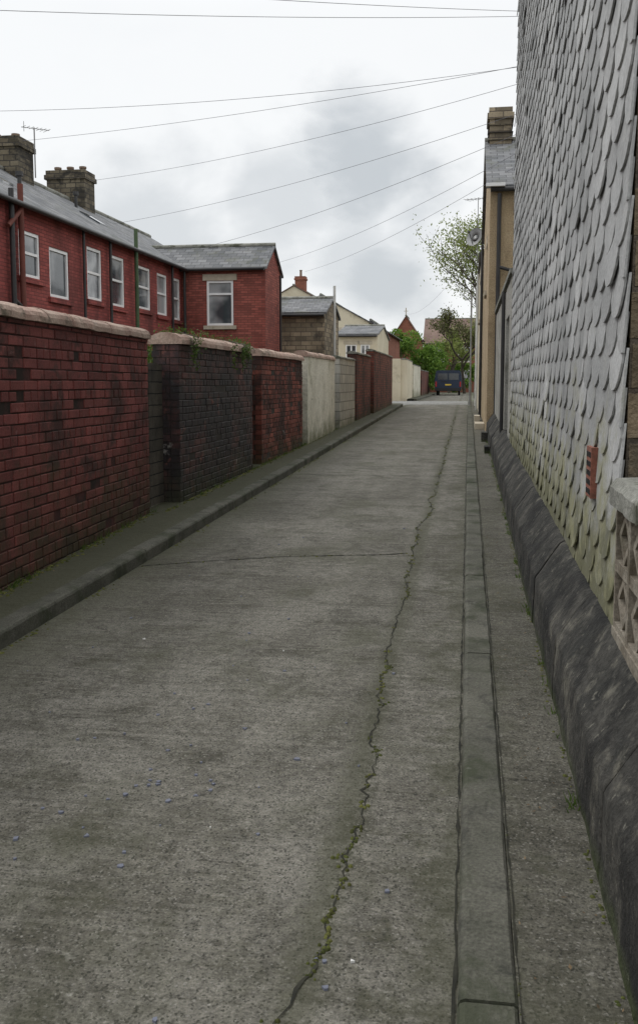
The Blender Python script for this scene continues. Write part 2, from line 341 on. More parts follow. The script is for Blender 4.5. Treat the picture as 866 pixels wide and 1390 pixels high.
def blob(mm,x,y,z,r,hz):
    n=6; ring=[(x+r*math.cos(2*math.pi*k/n)*R.uniform(.7,1.2),y+r*math.sin(2*math.pi*k/n)*R.uniform(.7,1.2),z-.002) for k in range(n)]
    ring2=[(x+(a-x)*.65,y+(b-y)*.65,z+hz*R.uniform(.6,.9)) for a,b,c in ring]
    vs=ring+ring2+[(x,y,z+hz)]
    fs=[(k,(k+1)%n,n+(k+1)%n,n+k) for k in range(n)]+[(n+k,n+(k+1)%n,2*n) for k in range(n)]
    mm.idx(vs,fs,0,True)
key=[(1.3,-.44),(2.0,-.40),(2.5,-.375),(3.2,-.33),(4.0,-.375),(5,-.40),(6.2,-.42),(7.5,-.44),(9,-.42),(12,-.39),(16,-.37),(20,-.36),(30,-.38)]
def kx(y):
    for a,b in zip(key,key[1:]):
        if a[0]<=y<=b[0]: return a[1]+(b[1]-a[1])*(y-a[0])/(b[0]-a[0])
    return key[-1][1]
pts=[];y=1.3;o=0
while y<30:
    o=o*0.90+R.uniform(-.016,.016); pts.append((kx(y)+o,y)); y+=R.uniform(.010,.035)*(1+y*.08)
ribbon(m,pts,lambda i:(.0018+.0055*max(0,.5+mn.noise(Vector((i*.13,2,5))))**1.5)*(1+pts[i][1]*.06),0.0075)
for p in pts:
    cl=mn.noise(Vector((p[1]*2.3,9,1)))
    if R.random()<(.85 if cl>.08 else .15):
        for k in range(R.choice([3,4,5])):
            blob(mossm,p[0]+R.gauss(0,.010),p[1]+R.gauss(0,.012),g(p[1])+.006,R.uniform(.003,.010),R.uniform(.002,.006))
pts2=[];x=-2.5
while x<-.44:
    t=(x+2.5)/2.06; pts2.append((x,6.95+.8*t+R.uniform(-.012,.012)+.05*math.sin(x*3))); x+=R.uniform(.02,.05)
ribbon(m,pts2,lambda i:R.choice([.008,.012,.017]),0.0075)
for p in pts2:
    if R.random()<.4: blob(mossm,p[0]+R.gauss(0,.02),p[1]+R.gauss(0,.012),g(p[1])+.006,R.uniform(.006,.014),.005)
for (yy,xa,xb) in((13.2,-2.5,-.1),(19.5,-2.5,-.1),(26,-2.5,-.1)):
    q=[(xa+(xb-xa)*i/40,yy+R.uniform(-.02,.02)+.1*i/40) for i in range(41)]
    ribbon(m,q,lambda i:.016,0.0075)
q=[(-0.010+R.uniform(-.003,.003),.8+.05*i) for i in range(600)]
ribbon(m,q,lambda i:R.uniform(.001,.010),0.0075)
m.build("road_cracks",[m_black],recalc=False)
m=M()
q=[(0.148+R.uniform(-.002,.002),.8+.05*i) for i in range(600)]
ribbon(m,q,lambda i:R.uniform(.001,.006),0.034)
for yy in(2.05,3.4,5.3,8,11,14.5):
    ribbon(m,[(0.15+.25*i/16,yy+R.uniform(-.006,.006)-.02*i/16) for i in range(17)],lambda i:R.uniform(.001,.004),0.034)
m.build("pavement_seam",[m_black],recalc=False)
for i in range(1900):
    y=R.uniform(1,22)
    u=R.random()
    if mn.noise(Vector((y*1.7,3,u)))<-.05: continue
    if u<.4: blob(mossm,0.398-abs(R.gauss(0,.012)),y,g(y)+.028,R.uniform(.004,.014),R.uniform(.003,.009))
    elif u<.6: blob(mossm,0.148+R.gauss(0,.003),y,g(y)+.028,R.uniform(.003,.006),R.uniform(.003,.006))
    else: blob(mossm,-2.515+abs(R.gauss(0,.03)),y,g(y)+.003,R.uniform(.006,.018),R.uniform(.003,.010))
def wx(y): return -2.78-.36*(y-1)/7.95 if y<9 else -3.03
for i in range(1100):
    y=R.uniform(3,20); blob(mossm,wx(y)+.01+abs(R.gauss(0,.035)),y,g(y)+.095,R.uniform(.008,.024),R.uniform(.005,.015))
mossm.build("moss",[m_moss],recalc=False)
m=M()
for i in range(80):
    x=R.uniform(-2.3,-.1);y=abs(R.gauss(0,3.5))+1.8;s=R.uniform(.004,.014)
    if i<30: x=R.gauss(-1.15,.25); y=R.gauss(3.2,.4)
    n=R.choice([3,4,5]); a0=R.random()*6
    ring=[(x+s*math.cos(a0+2*math.pi*k/n)*R.uniform(.5,1.2),y+s*math.sin(a0+2*math.pi*k/n)*R.uniform(.5,1.2)) for k in range(n)]
    zt=g(y)+.008+R.uniform(0,.003); mt=1 if i in(32,41,55,62) else 0
    m.idx([(a,b,g(y)+.003) for a,b in ring]+[(a,b,zt) for a,b in ring],[tuple(range(n,2*n))]+[(k,(k+1)%n,n+(k+1)%n,n+k) for k in range(n)],mt)
m.build("slate_chips",[plain("chip_blue_grey",(0.14,0.15,0.19),0.7,0.3),plain("litter_white",(.6,.6,.58),.7,.3)])
m=M()
for i in range(320):
    u=R.random(); y=R.uniform(1.5,16)
    x=R.uniform(.16,.39) if u<.5 else (-2.50+abs(R.gauss(0,.06)) if u<.75 else wx(y)+.02+abs(R.gauss(0,.08)))
    z=g(y)+(.036 if u<.5 else (.008 if u<.75 else .102)); s=R.uniform(.004,.011); a=R.random()*6.28; c,s_=math.cos(a)*s,math.sin(a)*s
    m.face([(x-c,y-s_,z),(x+s_*.5,y-c*.5,z+.002),(x+c,y+s_,z+.004),(x-s_*.5,y+c*.5,z+.001)])
m.build("dead_leaves",[stdmat("dead_leaf",(0.10,0.07,0.04),(0.17,0.12,0.07),5,island=.4)],recalc=False)
# ---------------------------------------------------------------- right: plinth + slate-hung house
m=M(); y=-5
while y<21:
    l=R.uniform(1.1,1.7); l=min(l,21-y)
    m.prof([(0.404,-.1),(0.402,.02),(0.403,.10),(0.405,.18),(0.407,0.25),(0.409,0.305),(0.416,.322),(0.432,0.343),(0.47,.40),(0.51,.46),(0.55,0.517),(0.57,0.530),(0.62,0.535),(0.62,-.1)],y+.002,y+l-.002,0,g,True,jit=.004,rough=.008,step=.04,fy=5); y+=l
m.build("stone_plinth",[m_plinth])

sl=empty("slate_hung_house")
m=M()
X0=0.60; z=0.49; row=0; SW=0.305; EX=0.142
while z<7.45:
    yy=3.72+(0 if row%2 else -SW/2)+R.uniform(-.012,.012)
    while yy<13.2:
        w=SW-R.uniform(.001,.006); L=0.30
        zc=z+R.uniform(-.007,.007)+g(min(yy,8))*0.6
        a=R.gauss(0,.012); lift=R.uniform(.016,.024)
        if R.random()<.05: lift+=.014; a+=R.gauss(0,.035)
        sh=[(-.5,1.0),(-.5,.46),(-.49,.36),(-.44,.235),(-.35,.125),(-.22,.045),(-.08,.006),(.08,.006),(.22,.045),(.35,.125),(.44,.235),(.49,.36),(.5,.46),(.5,1.0)]
        asym=R.uniform(-.03,.03); chip=R.randrange(3,11) if R.random()<.12 else -1
        fr=[];bk=[]
        for ci,(u,v) in enumerate(sh):
            if ci==chip: v+=.05
            uu=u*w+ (asym*w if v<.3 else 0)+(R.uniform(-.003,.003) if v<.9 else 0); vv=v*L+(R.uniform(-.004,.004) if v<.9 else 0)
            u2=uu*math.cos(a)-vv*math.sin(a); v2=uu*math.sin(a)+vv*math.cos(a)
            out=lift*(1-v)+0.004
            py=max(3.70,min(13.22,yy+w/2+u2))
            fr.append((X0-out-.006,py,zc+v2)); bk.append((X0-out+.003,py,zc+v2))
        n=len(sh)
        m.idx(fr+bk,[tuple(range(n))]+[(k,k+1,n+k+1,n+k) for k in range(n-1)])
        yy+=SW
    z+=EX; row+=1
m.build("hung_slates",[m_slate],sl)
m=M()
m.box(0.602,8,3.705,13.2,-.2,7.6,0)
m.build("walls",[m_brown],sl)
m=M()
m.hexa([(0.40,3.5,7.55),(4.4,3.5,10.1),(4.4,13.4,10.1),(0.40,13.4,7.55),(0.40,3.5,7.67),(4.4,3.5,10.22),(4.4,13.4,10.22),(0.40,13.4,7.67)])
m.hexa([(8.4,3.5,7.55),(4.4,3.5,10.1),(4.4,13.4,10.1),(8.4,13.4,7.55),(8.4,3.5,7.67),(4.4,3.5,10.22),(4.4,13.4,10.22),(8.4,13.4,7.67)])
m.face([(0.61,3.705,7.6),(8,3.705,7.6),(4.4,3.705,10.05)],1); m.face([(0.61,13.2,7.6),(8,13.2,7.6),(4.4,13.2,10.05)],1)
m.build("roof",[m_roof,m_brown],sl)
m=M()
m.box(0.552,0.59,4.33,4.50,1.03,1.26,0)
for i in range(3):
    for j in range(5): m.box(0.549,0.553,4.347+.050*i,4.376+.050*i,1.046+.042*j,1.070+.042*j,1)  # dark plates stand in for the shade inside the vent holes
m.build("air_vent",[m_vent,m_dk],sl)

gw=empty("screen_block_wall")
m=M()
m.box(0.56,0.66,-4,3.66,0.5,0.62)
yy=3.66; B=0.30
while yy>-4:
    for r in range(2):
        za=0.62+r*0.24; zb=za+.24; ya=yy-B; c=.022
        m.box(0.565,0.655,ya+.002,ya+c,za,zb); m.box(0.565,0.655,yy-c,yy-.002,za,zb)
        m.box(0.567,0.653,ya+c,yy-c,za,za+c); m.box(0.567,0.653,ya+c,yy-c,zb-c,zb-.001)
        cy=(ya+yy)/2; cz=(za+zb)/2; ry=B/2-c; rz=.12-c
        P4=[(cy-ry,cz),(cy,cz+rz),(cy+ry,cz),(cy,cz-rz)]; Q4=[(cy-ry*.66,cz),(cy,cz+rz*.66),(cy+ry*.66,cz),(cy,cz-rz*.66)]
        for k in range(4):
            a,b=P4[k],P4[(k+1)%4]; c2,d=Q4[(k+1)%4],Q4[k]
            m.hexa([(0.575,a[0],a[1]),(0.575,b[0],b[1]),(0.575,c2[0],c2[1]),(0.575,d[0],d[1]),(0.645,a[0],a[1]),(0.645,b[0],b[1]),(0.645,c2[0],c2[1]),(0.645,d[0],d[1])])
    yy-=B
m.build("pierced_blocks",[m_screen],gw)
m=M(); y=3.66
while y>-4:
    m.prof([(0.535,1.10),(0.535,1.165),(0.56,1.195),(0.70,1.20),(0.73,1.165),(0.73,1.10)],y-.6+.004,y-.002,0,None,jit=.004,rough=.007,step=.05); y-=.6
m.build("coping",[m_scope],gw)
m=M(); m.box(2.2,2.4,-4,3.7,0,2.6); m.build("garden_wall",[m_brown])

lo=empty("yard_outhouse")
m=M()
m.box(0.58,4,13.26,14.1,0,3.05); m.box(0.58,4,15.3,20.9,0,3.0); m.box(0.58,4,14.1,15.3,2.55,3.02); m.box(0.72,4,14.1,15.3,0,2.55,1)  # doorway backing coloured dark to imitate the shaded recess
m.build("walls",[m_rc,m_dk],lo)
m=M()
for i in range(8): m.box(0.665,0.70,14.12+i*.146,14.12+i*.146+.138,0.55,2.54)
m.build("door",[m_grey],lo)
m=M(); m.box(0.54,4.05,13.26,20.95,3.055,3.12); m.build("roof",[m_scope],lo)
m=M(); m.tube([(0.54,15.45,0.6),(0.54,15.45,3.0)],.03); m.build("downpipe",[m_pipe],lo)

# ---------------------------------------------------------------- generic house
def wallside(m,P,u0,u1,v0,v1,ops,mat,rev,depth=0.12):
    us=sorted(set([u0,u1]+[o[0] for o in ops]+[o[1] for o in ops])); vs=sorted(set([v0,v1]+[o[2] for o in ops]+[o[3] for o in ops]))
    for i in range(len(us)-1):
        for j in range(len(vs)-1):
            a,b,c,d=us[i],us[i+1],vs[j],vs[j+1]; mu=(a+b)/2; mv=(c+d)/2
            if any(o[0]<mu<o[1] and o[2]<mv<o[3] for o in ops): continue
            q=[P(a,c,0),P(b,c,0),P(b,d,0),P(a,d,0)]
            m.face(q if not rev else q[::-1],mat)
    for o in ops:
        a,b,c,d=o[:4]
        for s,t in (((a,c),(a,d)),((b,d),(b,c)),((b,c),(a,c)),((a,d),(b,d))):
            q=[P(s[0],s[1],0),P(t[0],t[1],0),P(t[0],t[1],-depth),P(s[0],s[1],-depth)]
            m.face(q if not rev else q[::-1],mat)
def pbox(m,P,a,b,c,d,e,f,mat=0):
    m.hexa([P(a,c,e),P(b,c,e),P(b,d,e),P(a,d,e),P(a,c,f),P(b,c,f),P(b,d,f),P(a,d,f)],mat)
def window(par,P,o,trim=True,style=0,dep=0.08):
    a,b,c,d=o[:4]; t=0.07
    m=M()
    e,f=-dep,-dep+.06
    pbox(m,P,a,a+t,c,d,e,f); pbox(m,P,b-t,b,c,d,e,f); pbox(m,P,a+t,b-t,c,c+t,e,f); pbox(m,P,a+t,b-t,d-t,d,e,f)
    if style==0:
        zt=c+(d-c)*.68; pbox(m,P,a+t,b-t,zt,zt+t*.9,e,f-.003)
    elif style==1:
        mu=(a+b)/2; pbox(m,P,mu-t/2,mu+t/2,c+t,d-t,e,f-.003)
    elif style==2:
        zt=(c+d)/2; pbox(m,P,a+t,b-t,zt,zt+t*.8,e,f-.003)
    m.build("window_frame",[m_white],par)
    m=M(); m.face([P(a+.01,c+.01,-dep+.02),P(b-.01,c+.01,-dep+.02),P(b-.01,d-.01,-dep+.02),P(a+.01,d-.01,-dep+.02)]); m.build("window_glass",[m_glass],par)
    m=M()
    pbox(m,P,a-.10,b+.10,c-.12,c-.003,-.05,.06,0)
    if trim: pbox(m,P,a-.12,b+.12,d+.003,d+.20,-.05,.018,0)
    m.build("sill_and_lintel",[m_trim if trim else m_terr],par)
def house(name,x0,x1,y0,y1,zb,ze,zr,axis,wm,rm,ops={},trim=True,ov=0.18,doors={},rx0=None,rx1=None,gutter=True):
    e=empty(name); m=M()
    PS={'E':lambda u,v,d:(x1+d,u,v),'W':lambda u,v,d:(x0-d,u,v),'S':lambda u,v,d:(u,y0-d,v),'N':lambda u,v,d:(u,y1+d,v)}
    for s,(a,b) in {'E':(y0,y1),'W':(y0,y1),'S':(x0,x1),'N':(x0,x1)}.items():
        wallside(m,PS[s],a,b,zb,ze,ops.get(s,[])+doors.get(s,[]),0,s in 'WN')
    if axis=='X':
        ym=(y0+y1)/2; m.face([(x1,y0,ze),(x1,y1,ze),(x1,ym,zr)]); m.face([(x0,y0,ze),(x0,y1,ze),(x0,ym,zr)])
    else:
        xm=(x0+x1)/2; m.face([(x0,y0,ze),(x1,y0,ze),(xm,y0,zr)]); m.face([(x0,y1,ze),(x1,y1,ze),(xm,y1,zr)])
    m.build("walls",[wm],e,recalc=False)
    for s in ops:
        for o in ops[s]: window(e,PS[s],o,trim,o[4] if len(o)>4 else 0)
    for s in doors:
        for o in doors[s]:
            m=M(); pbox(m,PS[s],o[0],o[1],o[2],o[3],-.12,-.08); m.build("door",[m_wood],e)
    m=M(); t=.07
    if axis=='X':
        ym=(y0+y1)/2; k=(zr-ze)/(ym-y0); a,b=(rx0 if rx0 is not None else x0-.1),(rx1 if rx1 is not None else x1+.08)
        for sgn,ye in((-1,y0-ov),(1,y1+ov)):
            zz=ze-ov*k+.02; q=[(a,ye,zz),(b,ye,zz),(b,ym,zr+.02),(a,ym,zr+.02)]
            m.hexa(q+[(p[0],p[1],p[2]+t) for p in q])
        m.tube([(a,ym,zr+t+.02),(b,ym,zr+t+.02)],.08,8,1)
    else:
        xm=(x0+x1)/2; k=(zr-ze)/(xm-x0)
        for xe in(x0-ov,x1+ov):
            zz=ze-ov*k+.02; q=[(xe,y0-.1,zz),(xe,y1+.1,zz),(xm,y1+.1,zr+.02),(xm,y0-.1,zr+.02)]
            m.hexa(q+[(p[0],p[1],p[2]+t) for p in q])
        n=int((y1-y0)/.45)
        m.tube([(xm,y0-.1+(y1-y0+.2)*i/n,zr+t+.02+(.008 if i%2 else 0)) for i in range(n+1)],.09,8,1)
    m.build("roof",[rm,m_scope],e)
    if gutter:
        m=M()
        if axis=='X': m.tube([(x0,y0-ov-.03,ze-.06),(x1,y0-ov-.03,ze-.06)],.055)
        else: m.tube([(x1+ov+.03,y0,ze-.06),(x1+ov+.03,y1,ze-.06)],.055)
        m.build("gutter",[m_pipe],e)
    return e,PS
def chimney(par,x0,x1,y0,y1,z0,z1,mat,pots=2,along='X',ph=.24):
    m=M(); m.box(x0,x1,y0,y1,z0,z1-.28,0); m.box(x0-.06,x1+.06,y0-.06,y1+.06,z1-.28,z1-.14,0); m.box(x0-.02,x1+.02,y0-.02,y1+.02,z1-.14,z1,0)
    for i in range(pots):
        t=(i+.5)/pots; cx=(x0+(x1-x0)*t) if along=='X' else (x0+x1)/2; cy=(y0+y1)/2 if along=='X' else y0+(y1-y0)*t
        m.tube([(cx,cy,z1-.02),(cx,cy,z1+ph-.02),(cx,cy,z1+ph)],.10,10,1,.085); m.tube([(cx,cy,z1+ph-.05),(cx,cy,z1+ph+.01)],.115,10,1)
    m.build("chimney",[mat,m_pot],par)
H=1.55
ter,PT=house("brick_terrace",-16,-9,8,36,-.3,5.15,7.2,'Y',m_terr,m_roof,
  ops={'E':[(18.05,19.0,3.72,4.66,2),(19.45,20.45,3.42,4.50,3),(21.5,22.4,3.55,4.80,2),(23.0,23.95,3.52,4.80,2),(25.0,26.0,3.6,4.78,2),(26.6,27.5,3.55,4.76,2),(28.0,28.8,3.5,4.78,2),(12.5,13.4,3.5,4.7,2),(15,15.9,3.5,4.7,2),(18.6,19.8,1.1,2.3,0),(22.5,23.7,1.1,2.3,0),(13,14.2,1.1,2.3,0),(33,34,3.5,4.7,0)]},
  doors={'E':[(20.4,21.3,.3,2.35),(25.2,26.1,.3,2.45),(16,16.9,.3,2.3)]},trim=False)
chimney(ter,-13.1,-12.0,24.2,25.1,6.4,8.15,m_chim,2,'X',.14)
chimney(ter,-13.2,-11.95,28.5,29.3,6.4,8.2,m_chim,3,'X',.16)
m=M()
m.tube([(-8.90,17.6,5.35),(-8.90,17.6,1.0)],.055); m.tube([(-8.9,17.6,3.2),(-8.9,18.4,2.9)],.04)
m.tube([(-8.9,22.75,5.1),(-8.9,22.75,.8)],.04); m.tube([(-8.9,27.75,5.1),(-8.9,27.75,.8)],.04); m.tube([(-8.9,21.1,5.1),(-8.9,21.1,.8)],.035)
m.build("soil_pipe",[m_pipe],ter)
m=M(); m.tube([(-8.88,17.95,5.5),(-8.88,17.95,2.2)],.06); m.tube([(-8.88,17.95,5.0),(-8.88,17.4,4.6)],.05); m.build("rusty_downpipe",[m_rust],ter)
m=M(); m.tube([(-8.84,24.45,5.65),(-8.84,24.45,2.2)],.055); m.build("green_soil_pipe",[m_gpipe],ter)
m=M()
for (x,y,z) in((-10.6,18.3,6.3),(-10.2,20.6,6.0),(-11.6,27,6.85)):
    m.tube([(x,y,z-.2),(x,y,z+.28)],.05,8,0); m.tube([(x,y,z+.26),(x,y,z+.36)],.09,8,0)
m.build("roof_vent",[m_pipe],ter)
m=M()
for yy in(20.0,25.6): m.hexa([(-10.9,yy,6.30),(-10.3,yy,5.95),(-10.3,yy+.5,5.95),(-10.9,yy+.5,6.30),(-10.9,yy,6.40),(-10.3,yy,6.05),(-10.3,yy+.5,6.05),(-10.9,yy+.5,6.40)])
m.build("roof_light",[m_glass],ter)
def aerial(par,x,y,z,h,ang=0.4,s=1.0,name="tv_aerial",r=.018):
    m=M(); m.tube([(x,y,z),(x,y,z+h)],r,6); c,s_=math.cos(ang),math.sin(ang)
    m.tube([(x-c*.5*s,y-s_*.5*s,z+h-.05),(x+c*.6*s,y+s_*.6*s,z+h)],.010,6)
    for i in range(7):
        t=-.4+i*.15; L=(.16+.02*i)*s; cx=x+c*t*s; cy=y+s_*t*s; cz=z+h-.02
        m.tube([(cx+s_*L,cy-c*L,cz),(cx-s_*L,cy+c*L,cz)],.006,5)
        if i==0: m.tube([(cx,cy,cz-.18*s),(cx,cy,cz+.18*s)],.008,5)
    return m.build(name,[m_metal],par)
aerial(ter,-11.9,25.0,7.2,1.35,0.9,.75)
out,PO=house("brick_outrigger",-9.0,-6.3,29,31.4,-.3,5.15,5.9,'X',m_terr2,m_roof,ops={'S':[(-8.19,-7.33,3.36,4.76,0)]},trim=True,rx0=-10.6,ov=.15)
m=M(); m.tube([(-8.86,28.85,5.1),(-8.86,28.85,.8)],.045); m.tube([(-6.2,30.9,5.1),(-6.2,30.9,.8)],.04); m.build("downpipe",[m_pipe],out)

st,_=house("stone_outbuilding",-7.3,-5.04,33,36.6,0,1.55+2.45,1.55+3.05,'X',m_stone,m_roof,ov=.12)
m=M(); m.tube([(-4.9,34.5,.6),(-4.9,34.5,5.1)],.05); m.build("vent_pipe",[m_wpipe],st)
ch,_=house("cream_cottage",-6.9,-4.8,50,57,0.6,4.1,4.7,'X',m_cr2,m_roof,ops={'S':[(-6.5,-5.9,2.9,3.6,1),(-5.7,-5.2,2.9,3.6,1)]},ov=.15)
tb,_=house("cream_house",-12.5,-6.3,60,70,0.6,5.4,7.1,'Y',m_cr2,m_roof,ops={'S':[(-8.3,-7.3,3.7,4.9,1)]},ov=.2)
tc,_=house("gabled_house",-17,-9.8,72,82,0.6,7.0,9.0,'Y',m_cr2,m_frow,ov=.2)
chimney(tc,-13.4,-12.6,72.5,73.3,8.6,9.8,m_fbrick,1,'X',.5)
td,_=house("brick_house",-7.6,-5.2,62,72,0.6,4.8,5.6,'Y',m_fbrick,m_roof,ov=.15)
fb,_=house("far_brick_house",-4.3,6,92,100,0.5,5.4,7.9,'X',m_fbrick,m_frow,ops={'S':[(-3.5,-2.3,3.6,5.0,1),(-1,.2,3.6,5.0,1),(-3.5,-2.3,1.4,2.8,1),(-1,.2,1.4,2.8,1)]},ov=.25)
fg,_=house("far_gabled_house",-7.2,-4.4,88,91.9,0.5,5.6,7.7,'Y',m_fbrick,m_frow,ov=.15)
m=M(); m.tube([(-5.8,88,7.7),(-5.8,88,8.5)],.05,6); m.tube([(-6.0,88,8.2),(-5.6,88,8.2)],.03,6); m.build("finial",[m_trim],fg)

TX=0.41
th,PH=house("tan_pebbledash_house",TX,8,21.0,29.0,0,5.74,7.62,'X',m_tan,m_roof,ops={'S':[(2.6,3.6,3.7,5.0,1)],'W':[(23.5,24.3,3.8,4.9,0)]},rx0=TX-.09,ov=.12)
chimney(th,TX+.02,TX+.56,24.6,25.5,7.2,8.42,m_stone,0)
m=M()
for i in range(3): m.box(TX-.02,TX+.60,24.56,25.54,7.62+.18*i,7.62+.18*i+.02)
m.build("chimney_bands",[m_chim],th)
m=M(); m.tube([(0.60,20.90,5.6),(0.60,20.90,0.5)],.045); m.tube([(0.60,20.9,4.05),(0.95,20.9,3.95),(0.95,20.9,3.6)],.04); m.tube([(TX-.06,28.5,5.6),(TX-.06,28.5,.5)],.04); m.build("downpipe",[m_pipe],th)
m=M(); m.box(TX-.10,TX+.3,20.70,20.82,5.72,5.79); m.build("fascia",[m_white],th)
c2,_=house("cream_render_house",0.34,8,29.05,44,0.3,5.4,7.2,'Y',m_cr2,m_roof,ops={'W':[(31,32,3.6,4.8,1),(35,36,3.6,4.8,1)]},gutter=False,ov=.08)
m=M(); m.tube([(0.28,33.2,5.3),(0.28,33.2,.6)],.035);m.tube([(0.28,37.2,5.3),(0.28,37.2,.6)],.035); m.build("downpipe",[m_wpipe],c2)
aerial(c2,0.22,30.3,5.2,2.1,2.6,.8,r=.014)
sd=empty("satellite_dish"); m=M(); n=16; c=Vector((0.12,29.6,6.0)); ax=Vector((-.5,-.75,.35)).normalized(); u=ax.cross(Vector((0,0,1))).normalized(); w=ax.cross(u)
vs=[c-ax*.06]
for r,dz in((.12,-.05),(.22,-.02),(.28,.02)):
    for k in range(n):
        t=2*math.pi*k/n; vs.append(c+ax*dz+u*math.cos(t)*r+w*math.sin(t)*r*1.08)
fs=[(0,1+k,1+(k+1)%n) for k in range(n)]
for q in range(2):
    for k in range(n): fs.append((1+q*n+k,1+q*n+(k+1)%n,1+(q+1)*n+(k+1)%n,1+(q+1)*n+k))
m.idx(vs,fs,0,True); m.build("dish",[m_metal],sd,recalc=False)
m=M(); m.tube([c-ax*.06,c-ax*.06+Vector((.22,0,-.05))],.02,6); m.tube([c-w*(-.25),c+ax*.32],.012,6); m.tube([c+ax*.30,c+ax*.38],.03,8); m.tube([(0.36,29.6,5.9),(0.36,29.6,5.2)],.02,6); m.build("arm",[m_pipe],sd)

m=M()
m.box(0.17,0.40,23.0,24.2,g(23),g(23)+.17); m.build("stone_step",[m_trim])
m=M(); m.box(0.18,0.33,26.0,27.0,g(26),g(26)+.2); m.build("stone_step",[m_trim])
m=M(); m.box(0.30,0.40,16.6,17.1,g(16),g(16)+.16); m.box(0.28,0.40,19.2,19.8,g(19),g(19)+.22); m.build("stone_block",[m_plinth])
m=M(); m.tube([(0.08,38,.6),(0.08,38,1.6)],.06,10); m.tube([(0.08,38,1.6),(0.08,38,5.0)],.035,10); m.tube([(0.08,38,4.95),(0.08,38,5.05)],.05,8)
m.build("steel_pole",[m_metal])

# ---------------------------------------------------------------- left yard walls
def half_round(w,h,z0,n=7):
    pr=[(w/2,z0),(w/2,z0+h*.35)]
    for i in range(n+1):
        a=math.pi*i/n; pr.append((math.cos(a)*w/2*.97,z0+h*.35+math.sin(a)*h*.65))
    pr+=[(-w/2,z0+h*.35),(-w/2,z0)]
    return pr
def wall(name,pA,pB,th,z0,z1,bm,mm,real=True,cope=None,ch=.14,cl=.46,cw=None,near_end=True):
    A=Vector(pA);B=Vector(pB); L=(B-A).length; ang=math.atan2(-(B-A).x,(B-A).y)
    e=empty(name); e.location=(A.x,A.y,0); e.rotation_euler=(0,0,ang)
    if real:
        m=M(); m.box(-th+.01,-.006,.009,L-.009,z0,z1); m.build("mortar_core",[mm],e)
        m=M(); z=z0; r=0
        while z<z1-.03:
            zb=min(z+.067,z1)
            hdr=(r%4==3); bl=.1075 if hdr else .215; y=(0 if r%2 else -(bl/2+.005))
            while y<L:
                a=max(y,0.0); b=min(y+bl,L)
                if b-a>.02:
                    zw=.010*mn.noise(Vector((y*.35,z*.4,A.y)))
                    jx=R.gauss(0,.0022)
                    if R.random()<.04: jx-=.008
                    y0=a+R.uniform(0,.003); y1=b-R.uniform(0,.003); za=z+zw+R.uniform(0,.003); zt=min(zb+zw+R.uniform(-.002,.002),z1+.001); c=.0045; x=jx+.001
                    m.idx([(-.10,y0,za),(-.10,y1,za),(-.10,y1,zt),(-.10,y0,zt),(x-c,y0,za),(x-c,y1,za),(x-c,y1,zt),(x-c,y0,zt),
                           (x,y0+c,za+c),(x,y1-c,za+c),(x,y1-c,zt-c),(x,y0+c,zt-c)],
                          [(0,1,5,4),(1,2,6,5),(2,3,7,6),(3,0,4,7),(4,5,9,8),(5,6,10,9),(6,7,11,10),(7,4,8,11),(8,9,10,11),(3,2,1,0)])
                y+=bl+.010
            x=-th+(0 if r%2 else .05)
            if near_end:
                while x<-.115:
                    b=min(x+.10,-.105)
                    if b-x>.02: m.box(x,b,-R.gauss(0.001,.002),.09,z,zb)
                    x+=.11
            z+=.075; r+=1
        m.build("bricks",[bm],e)
    else:
        m=M(); m.box(-th,0,0,L,z0,z1); m.build("masonry",[bm],e)
    cw=cw or th+.07
    m=M(); y=-.02
    while y<L:
        l=min(cl*R.uniform(.93,1.07),L-y+.02)
        if cope=='round':
            pr=[(x-th/2,z) for x,z in half_round(cw,ch*R.uniform(.95,1.05),z1+.003)]
            m.prof(pr[::-1],y+.003,y+l-.003,0,None,jit=.006,rough=.007,step=.07)
        else:
            c=cw/2; pr=[(-c,z1+.003),(c,z1+.003),(c,z1+ch*.5),(c*.3,z1+ch),(-c*.3,z1+ch),(-c,z1+ch*.5)]
            m.prof([(x-th/2,z) for x,z in pr],y+.003,y+l-.003,0,None,jit=.006,rough=.006,step=.12)
        y+=l
    m.build("coping",[m_cope if cope=='round' else m_scope],e)
    return e
T=H
wall("brick_wall",(-2.78,1.0),(-3.14,8.95),.24,0,T+.43,m_b1,m_m1,True,'round',.11,.46,.31)
wall("brick_wall",(-3.04,9.65),(-3.02,13.0),.30,.1,T+.41,m_b2,m_m2,True,'round',.13,.5,.38)
wall("brick_wall",(-3.04,13.7),(-3.0,16.95),.28,.1,T+.40,m_b3,m_m2,True,'round',.12,.46,.36)
wall("cream_wall",(-2.97,17.35),(-3.0,21.2),.26,.2,T+.50,m_cream,m_cream,False,'round',.11,.5,.30)
wall("block_wall",(-2.98,21.9),(-2.96,24.7),.26,.2,T+.58,m_block,m_block,False,'flat',.07,.5,.30)
wall("brick_wall",(-2.98,25.2),(-2.95,28.6),.26,.2,T+.78,m_bsh,m_m2,False,'flat',.08,.5,.30)
wall("brick_wall",(-2.90,29.2),(-2.90,36.3),.26,.2,T+.98,m_bsh,m_m2,False,'flat',.08,.5,.30)
def gate(x,y0,y1,zt):
    m=M(); n=max(3,int((y1-y0)/.11)); w=(y1-y0)/n
    for i in range(n): m.box(x-.03,x+R.uniform(-.002,.002),y0+i*w+.003,y0+(i+1)*w-.003,g(y0)+.12,zt+R.uniform(-.01,.01))
    m.box(x-.06,x-.031,y0,y1,g(y0)+.4,g(y0)+.5); m.box(x-.06,x-.031,y0,y1,zt-.3,zt-.2)
    m.build("yard_gate",[m_wood])
for (y0,y1) in((8.97,9.63),(13.02,13.68),(16.97,17.33),(21.22,21.88),(24.72,25.18),(28.62,29.18)): gate(-3.22,y0,y1,T+.2)
